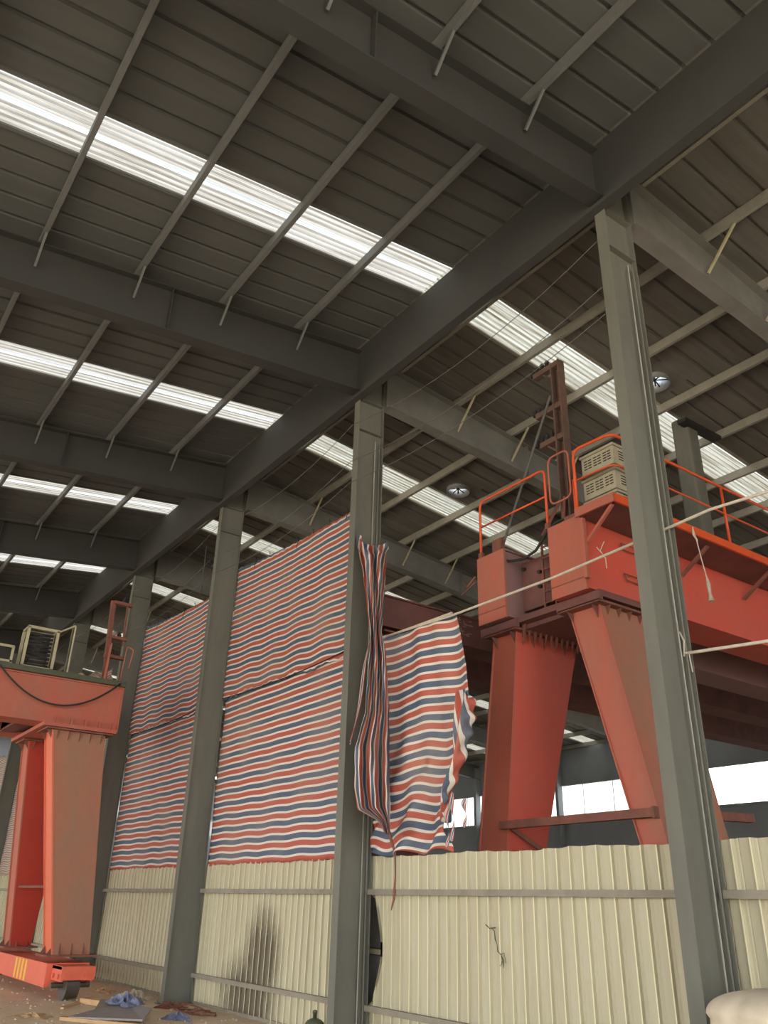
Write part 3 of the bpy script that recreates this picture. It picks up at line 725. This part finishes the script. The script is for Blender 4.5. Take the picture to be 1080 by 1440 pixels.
# collector mast
t=thing('collector_mast',(2.05,7.95,7.2),'tall rusty steel mast with three brackets standing on the right crane','mast')
b=MB(); b.box(1.98,2.14,7.88,7.90,7.2,10.55); b.box(1.98,2.14,8.05,8.07,7.2,10.55); b.box(2.11,2.13,7.90,8.05,7.2,10.55); b.build('post',M['rust_b'],t)
for z,l in ((10.45,.42),(9.60,.42),(8.98,.36)):
    b=MB(); b.box(2.0,2.12,7.9,8.08+l,z,z+.10); b.bar((2.06,8.08,z-.2),(2.06,8.3,z),.03)
    o=b.build('bracket',M['rust_b'],t)
    q=MB()
    for i in range(4): 
        yy=8.2+i*.12; q.lathe([(.035,0),(.05,.04),(.035,.08),(.05,.12),(.02,.16)],(2.06,yy,z+.10),8)
    q.build('insulator',M['black'],o)
b=MB(); b.tube([(2.0,8.12,9.9),(1.75,9.28,7.2)],.022,8); b.build('stay_pole',M['wire'],t)
b=MB(); b.bar((1.9,7.98,7.2),(2.05,8.02,7.9),.05); b.bar((1.75,8.3,7.2),(2.05,8.1,7.9),.05); b.build('foot_strut',M['rust'],t)
MB().tube(rrect([(1.7,7.5,7.28),(1.68,7.9,7.30),(1.66,8.1,7.2),(1.7,8.4,6.98),(1.7,8.7,6.92),(1.7,9.05,7.0),(1.75,9.2,7.15)],.05),.022,8).build('power_cable',M['cable'],C,smooth=True)
MB().box(1.62,1.82,7.42,7.70,7.2,7.28).build('junction_box',M['rust'],C); MB().box(1.60,1.7,9.1,9.3,7.2,7.42).build('junction_box',M['rust'],C)
b=MB(); b.tube([(1.58,9.72,6.9),(1.55,9.9,6.75),(1.55,10.0,6.85)],.015,6); b.tube([(1.58,9.72,6.8),(1.55,10.05,6.65)],.012,6); b.build('limit_switch_arm',M['rust'],C)
# tall grey post standing on the crane
t=thing('grey_steel_post',(6.1,8.2,7.2),'tall grey box-shaped steel post standing on the right crane under the roof','post')
MB().box(5.92,6.28,8.02,8.40,7.2,11.0).build('shaft',M['column'],t,bevel=.05)
MB().box(5.6,7.2,8.0,8.42,7.2,8.0).build('plinth',M['greybox'],t,bevel=.02)
MB().box(5.7,6.9,7.9,8.1,10.72,10.80).build('bracket',M['black'],t)
# hoist unit left of the post
t=thing('hoist_trolley',(4.0,8.5,7.2),'grey hoist trolley with hanging chains on the right crane beside the nearest column','hoist')
MB().box(3.55,4.25,7.55,8.9,7.28,7.5).build('trolley_frame',M['greybox'],t,bevel=.01)
MB().box(3.75,4.15,7.9,8.25,7.5,8.65).build('motor_housing',M['greybox'],t,bevel=.03)
b=MB()
for i in range(4): b.tube([(4.0+.05*i,7.6,9.4-.4*i),(3.99+.05*i,7.58,8.4),(4.0+.04*i,7.62,7.5)],.012,6)
b.build('chain',M['rust'],t)
for x in (3.65,4.15):
    for y in (7.68,8.8): MB().tube([(x-.05,y,7.25),(x+.05,y,7.25)],.055,12).build('wheel',M['wheel'],t)
# rope dangling off the walkway
t=MB().tube([(3.30,6.60,7.16),(3.31,6.58,7.0),(3.36,6.58,6.7),(3.42,6.57,6.35)],.009,6).build('hanging_rope',M['rope'])
tag(t,'short rope with a knotted end hanging from the crane walkway','rope')
MB().tube([(3.41,6.57,6.40),(3.43,6.57,6.28),(3.45,6.58,6.14),(3.44,6.57,6.02)],[.012,.035,.022,.045],8).build('knotted_end',M['rag'],t)
MB().tube([(3.29,6.6,7.20),(3.26,6.59,7.06),(3.33,6.58,6.98),(3.29,6.6,7.1)],.012,6).build('knot',M['rope'],t)
t=MB().tube([(3.62,7.3,6.0),(3.60,7.3,5.4),(3.5,7.3,4.6)],.006,5).build('hanging_rope',M['rope']); tag(t,'thin string hanging under the right crane girder beside the column','rope')

# ---- second crane farther along, seen over the loose tarpaulin
C2=thing('gantry_crane',(2.3,12,0),'dark dusty red gantry crane partly hidden behind the loose tarpaulin','crane')
g=girder(C2,11.6,12.2,.95,GE,6.38,6.98,M['red_dark'],M['red_dark'])
girder(C2,13.6,14.2,.95,GE,6.38,6.98,M['red_dark'],M['red_dark'])
b=MB(); r=random.Random(5)
for i in range(6):       # worn painted characters on the web
    for j in range(2):
        x=2.35+i*.13+.05*j; z=6.55+.2*j
        for q in range(4):
            a=r.choice([0,0,1]); x_=x+r.uniform(0,.08); z_=z+r.uniform(0,.14)
            b.box(x_,x_+(.085 if a==0 else .014),11.618,11.626,z_,z_+(.014 if a==0 else .08))
b.build('worn_lettering',M['white_p'],g)
leg(C2,(1.3,2.2,14.6,15.1),(1.2,2.6,13.7,14.2),.72,6.3,M['red_dark'],M['red_dark'])
leg(C2,(1.3,2.2,12.5,12.9),(1.2,2.6,11.7,12.2),.72,6.3,M['red_dark'],M['red_dark'])
carriage(C2,1.2,2.2,11.8,15.6,.70,M['red_dark'])

# ---- left crane in the near hall
CL=thing('gantry_crane',(-1.4,20.5,0),'faded red gantry crane at the left edge standing on the dirt floor','crane')
def girderL(ya,yb,x1,x0,z0,z1):
    g=MB(); g.box(x0,x1-.02,ya+.03,yb-.03,z0+.03,z1-.02); g.box(x0,x1-.02,ya-.02,yb+.02,z1-.03,z1); g.box(x0,x1-.02,ya-.04,yb+.04,z0,z0+.03)
    o=g.build('main_girder',M['red_dusty'],CL)
    MB().box(x1-.025,x1+.01,ya,yb,z0-.02,z1).build('end_plate',M['red_dusty'],o); return o
gl=girderL(19.05,19.7,-1.10,-23,5.25,6.25); girderL(21.0,21.65,-1.10,-23,5.25,6.25)
b=MB(); b.box(-23,-1.1,18.9,19.75,6.25,6.36); b.build('top_walkway',M['green_p'],gl)
b=MB(); b.box(-3.2,-1.2,19.7,21.0,5.3,5.6); b.box(-3.2,-2.9,19.7,21.0,5.25,6.1); b.build('cross_beam',M['red_dark'],CL)
b=MB(); b.box(-2.75,-1.15,18.93,21.8,5.17,5.25); b.build('saddle_plate',M['red_dusty'],CL)
b=MB()
for i in range(5): b.box(-2.5+i*.31,-2.47+i*.31,18.93,19.0,5.25,5.40)
b.build('saddle_gusset',M['red_dusty'],CL)
M['leg_l']=M['red_dusty']
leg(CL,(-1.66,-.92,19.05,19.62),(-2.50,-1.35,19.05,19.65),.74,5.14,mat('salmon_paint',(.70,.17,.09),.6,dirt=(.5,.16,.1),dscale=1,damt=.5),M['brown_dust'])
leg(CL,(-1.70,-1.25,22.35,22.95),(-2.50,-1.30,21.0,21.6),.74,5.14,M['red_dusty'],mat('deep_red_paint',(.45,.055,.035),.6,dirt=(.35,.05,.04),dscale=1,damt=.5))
carriage(CL,-1.80,-.95,18.85,24.2,.62,mat('coral_paint',(.72,.15,.085),.55,dirt=(.5,.12,.08),dscale=1.5,damt=.5,fine=.06))
for i in range(4): 
    y=20.28+i*.27; o=MB().box(-1.806,-1.80,y,y+.13,.22,.60).build('hazard_stripe',M['yellow'],CL)
b=MB(); b.bar((-1.85,19.7,2.0),(-1.85,22.2,2.0),.05); b.build('tie_bar',M['rust'],CL)
MB().tube(sag((-3.9,18.88,6.28),(-1.25,18.88,6.30),.68,18),.02,8).build('power_cable',M['cable'],CL,smooth=True)
# guard frames and mast on it
t=thing('coil_rack',(-3.05,19.35,6.36),'cream framed rack full of black coils on top of the left crane','rack')
b=MB()
for x in (-3.42,-2.78):
    for y in (19.15,19.6): b.bar((x,y,6.36),(x,y,7.30),.06)
for z in (6.40,7.30):
    for y in (19.15,19.6): b.bar((-3.45,y,z),(-2.75,y,z),.06)
    for x in (-3.42,-2.78): b.bar((x,19.15,z),(x,19.6,z),.05)
b.build('frame',M['frame_y'],t)
b=MB()
for i in range(9): b.tube([( -3.37+.0*i,19.3+.02*math.sin(i),6.48+i*.09),(-3.1,19.22+.03*(i%2),6.46+i*.09),(-2.84,19.3,6.49+i*.09)],.032,8)
b.build('coils',M['black'],t)
t=thing('coil_rack',(-3.95,19.35,6.36),'small low cream rack on the left crane at the picture edge','rack')
b=MB()
for x in (-4.3,-3.66): b.bar((x,19.15,6.36),(x,19.15,6.78),.05)
for z in (6.45,6.78): b.bar((-4.3,19.15,z),(-3.64,19.15,z),.05)
b.build('frame',M['frame_y'],t); MB().box(-4.26,-3.70,19.2,19.55,6.40,6.74).build('coils',M['black'],t)
rl=MB().tube(rrect([(-2.42,19.15,6.36),(-2.42,19.15,7.52),(-2.75,19.15,7.30)],.04),.022,8).build('railing',M['frame_y'],CL)
t=thing('collector_mast',(-1.5,19.4,6.36),'rusty ladder-like mast on the end of the left crane','mast')
b=MB(); b.bar((-1.52,19.3,6.36),(-1.62,19.3,8.35),.10); b.build('post',M['rust'],t)
b=MB(); b.bar((-1.22,19.3,7.3),(-1.26,19.3,8.35),.04); b.build('post',M['rust'],t)
for z in (8.28,7.42,6.95):
    o=MB().box(-1.62,-1.15,19.22,19.36,z,z+.07).build('bracket',M['rust'],t)
    q=MB(); q.lathe([(.04,0),(.06,.04),(.03,.08),(.05,.12)],(-1.35,19.29,z+.07),8); q.build('insulator',M['black'],o)
MB().bar((-1.5,19.28,7.3),(-1.62,18.95,6.36),.05).build('foot_strut',M['red_dusty'],t)
rail(CL,[(-1.22,19.1,6.36),(-1.16,19.1,7.25),(-1.0,19.1,7.2),(-1.05,19.1,6.75)],.014,.05,'red_dusty','railing')
t=MB(); t.grid(lambda u,v:(-2.05+.9*u,19.9+.15*math.sin(v*5+u*4),6.36+.5*v*(.35+.65*u)+.05*math.sin(u*14)),24,16,lambda u,v:(u,v*.9+u*.3))
o=t.build('draped_tarpaulin_scrap',M['tarp_pale'],None,smooth=True); tag(o,'rumpled scrap of faded striped tarpaulin on top of the left crane','tarpaulin')

# ------------------------------------------------------------------ things on the floor
t=thing('gas_cylinder',(.0,11.62,0),'dark green bottle top with valve at the foot of the second column, left side','gas cylinder')
MB().lathe([(.0,0),(.13,0),(.14,.02),(.14,.25),(.132,.285),(.10,.315),(.055,.335),(.03,.34)],(0,11.62,0),24).build('body',M['green_p'],t,smooth=True)
MB().lathe([(.028,.33),(.028,.40),(.035,.40),(.035,.43),(.02,.44)],(0,11.62,0),12).build('valve',M['green_p'],t,smooth=True)

def slab(name,pts,z,th,m,label,cat,rot=0,group=None,bow=.0):
    cx=sum(p[0] for p in pts)/len(pts); cy=sum(p[1] for p in pts)/len(pts)
    n_=len(pts); b=MB()
    hz=[z+bow*((i*37)%5)/5 for i in range(n_)]
    b.add([(p[0],p[1],hz[i]) for i,p in enumerate(pts)]+[(p[0],p[1],hz[i]+th) for i,p in enumerate(pts)],
        [tuple(range(n_))[::-1],tuple(range(n_,2*n_))]+[(i,(i+1)%n_,(i+1)%n_+n_,i+n_) for i in range(n_)])
    return tag(b.build(name,m,org=(cx,cy,z)),label,cat,group)
slab('plywood_board',[(-2.25,15.6),(-1.45,14.4),(-.95,15.3),(-.78,17.0),(-1.15,17.3),(-1.55,16.4)],.03,.03,M['ply'],'large grey weathered plywood board lying on the dirt floor in front of the crane','board',bow=.12)
slab('timber_plank',[(-2.35,15.7),(-1.5,14.35),(-1.42,14.42),(-2.25,15.85)],.0,.05,M['wood'],'pale timber plank edge beside the plywood board','plank')
slab('timber_plank',[(-1.35,17.9),(-1.2,17.1),(-.95,17.3),(-1.05,18.1)],.0,.09,M['wood'],'short chunky timber offcut behind the plywood board','plank',bow=.05)
slab('timber_plank',[(-.95,18.6),(-1.9,17.2),(-1.86,17.14),(-.9,18.5)],.0,.03,M['wood'],'thin pale stick on the dirt near the crane wheel','plank')
def crumple(name,c,rx,ry,h,m,label,cat,seed,n=18):
    r=random.Random(seed); b=MB(); ph=[r.uniform(0,6) for _ in range(6)]
    def f(u,v):
        a=u*2*math.pi; rr=(1-v)*(1+.25*math.sin(3*a+ph[0])+.18*math.sin(7*a+ph[1])); 
        z=h*(v**.6)*(.55+.45*math.sin(5*a+9*v+ph[2]))+.3*h*v*math.sin(9*a+ph[3])
        return (rx*rr*math.cos(a),ry*rr*math.sin(a),max(.002,z))
    b.grid(f,n*2,n//2)
    o=b.build(name,m,smooth=False); o.location=c; return tag(o,label,cat)
crumple('blue_plastic_scrap',(-.92,16.6,.10),.30,.55,.16,M['blue'],'crumpled blue plastic scrap lying on the plywood board','scrap',1)
crumple('blue_plastic_scrap',(-.55,15.1,.0),.22,.35,.10,M['blue'],'small blue and white plastic scrap right of the plywood board','scrap',2)
crumple('rag_heap',(-.15,18.3,0),.32,.55,.16,M['rag'],'pale crumpled rag heap before the third column','rag',3)
crumple('rag_heap',(-.2,19.9,0),.20,.4,.07,M['wood'],'small yellowish debris heap beside the crane wheel','debris',4)
crumple('rag_heap',(-2.6,16.4,0),.30,.4,.05,M['wood'],'low tan paper scrap at the lower left corner','scrap',6)
crumple('rag_heap',(-.02,16.75,0),.25,.35,.10,M['rust'],'reddish brown rubble at the foot of the third column','debris',5)
b=MB(); r=random.Random(9)
for i in range(9):
    cx,cy,R=.0+r.uniform(-.15,.1),16.0+r.uniform(-.5,.4),r.uniform(.25,.6)
    b.tube([(cx+R*.45*math.cos(a*.4+i),cy+R*math.sin(a*.4+i),.02+.015*i*.5+.02*math.sin(a)) for a in range(13)],.009,5)
tag(b.build('wire_tangle',M['rust']),'loose tangle of thin rusty wire on the floor right of the third column','wire')
b=MB()
for i in range(260):
    x=r.uniform(-3.2,.45); y=r.uniform(14.2,24); s=r.uniform(.008,.03)
    b.lathe([(s,0),(s*.8,s*.7),(s*.3,s)],(x,y,0),5)
tag(b.build('gravel_litter',M['rag']),'small stones and litter scattered over the dirt floor','gravel',kind='stuff')

# bulk sack at the lower right corner
t=thing('bulk_sack',(-.33,4.15,0),'beige woven bulk sack, rounded top, at the lower right corner','sack')
def sackf(u,v):
    a=u*2*math.pi; rr=.52*(1-.9*max(0,v-.72)/.28*max(0,v-.72)/.28) if v>.72 else .52*(.94+.06*math.sin(v*4))
    sq=1/max(abs(math.cos(a)),abs(math.sin(a)))**.45
    rr*=sq*(1+.02*math.sin(9*a+v*5)+.015*math.sin(17*a))
    z=min(1.0,v/.72)*1.02+ (0.17*math.sin((v-.72)/.28*math.pi/2) if v>.72 else 0)
    return (-.33+rr*math.cos(a),4.15+rr*math.sin(a),z*1.09)
b=MB(); b.grid(sackf,64,40); b.build('body',M['sack'],t,smooth=True)
b=MB(); b.tube([(-.33+.5*math.cos(a*.52),4.15+.5*math.sin(a*.52),1.02) for a in range(12)],.012,6,closed=True); b.build('seam_cord',M['sack'],t)

# ------------------------------------------------------------------ light, sky, camera
w=bpy.data.worlds.new('sky'); SC.world=w; w.use_nodes=True
nt=w.node_tree; bg=nt.nodes['Background']
tc=nt.nodes.new('ShaderNodeTexCoord'); sx=nt.nodes.new('ShaderNodeSeparateXYZ'); nt.links.new(tc.outputs['Generated'],sx.inputs[0])
rp=nt.nodes.new('ShaderNodeValToRGB'); nt.links.new(sx.outputs['Z'],rp.inputs[0])
rp.color_ramp.elements[0].position=0.0; rp.color_ramp.elements[0].color=(1,.97,.92,1)
rp.color_ramp.elements[1].position=.7; rp.color_ramp.elements[1].color=(.80,.90,1,1)
nt.links.new(rp.outputs[0],bg.inputs['Color']); bg.inputs['Strength'].default_value=1.0
sd=bpy.data.lights.new('sun','SUN'); sd.energy=1.2; sd.angle=.05; sd.color=(1,.93,.82)
so=bpy.data.objects.new('sun',sd); COL.objects.link(so); so.rotation_euler=(math.radians(35),math.radians(-25),0)

cam=bpy.data.cameras.new('camera'); co=bpy.data.objects.new('camera',cam); COL.objects.link(co)
yaw,pitch,roll=math.radians(35.155),math.radians(25.681),math.radians(1.507)
f=Vector((math.sin(yaw)*math.cos(pitch),math.cos(yaw)*math.cos(pitch),math.sin(pitch)))
r=Vector((math.cos(yaw),-math.sin(yaw),0)); u=r.cross(f)
r2=r*math.cos(roll)+u*math.sin(roll); u2=-r*math.sin(roll)+u*math.cos(roll)
m=Matrix(((r2.x,u2.x,-f.x,-7.206),(r2.y,u2.y,-f.y,0),(r2.z,u2.z,-f.z,1.822),(0,0,0,1)))
co.matrix_world=m
cam.sensor_fit='VERTICAL'; cam.sensor_height=24; cam.lens=1148.25/1440*24; cam.clip_end=400; cam.clip_start=.05
SC.camera=co
SC.view_settings.view_transform='Standard'; SC.view_settings.look='None'; SC.view_settings.gamma=1; SC.view_settings.use_curve_mapping=False
SC.view_settings.exposure=2.6
SC.cycles.max_bounces=10; SC.cycles.diffuse_bounces=7; SC.cycles.glossy_bounces=3; SC.cycles.transmission_bounces=6
SC.cycles.use_denoising=True
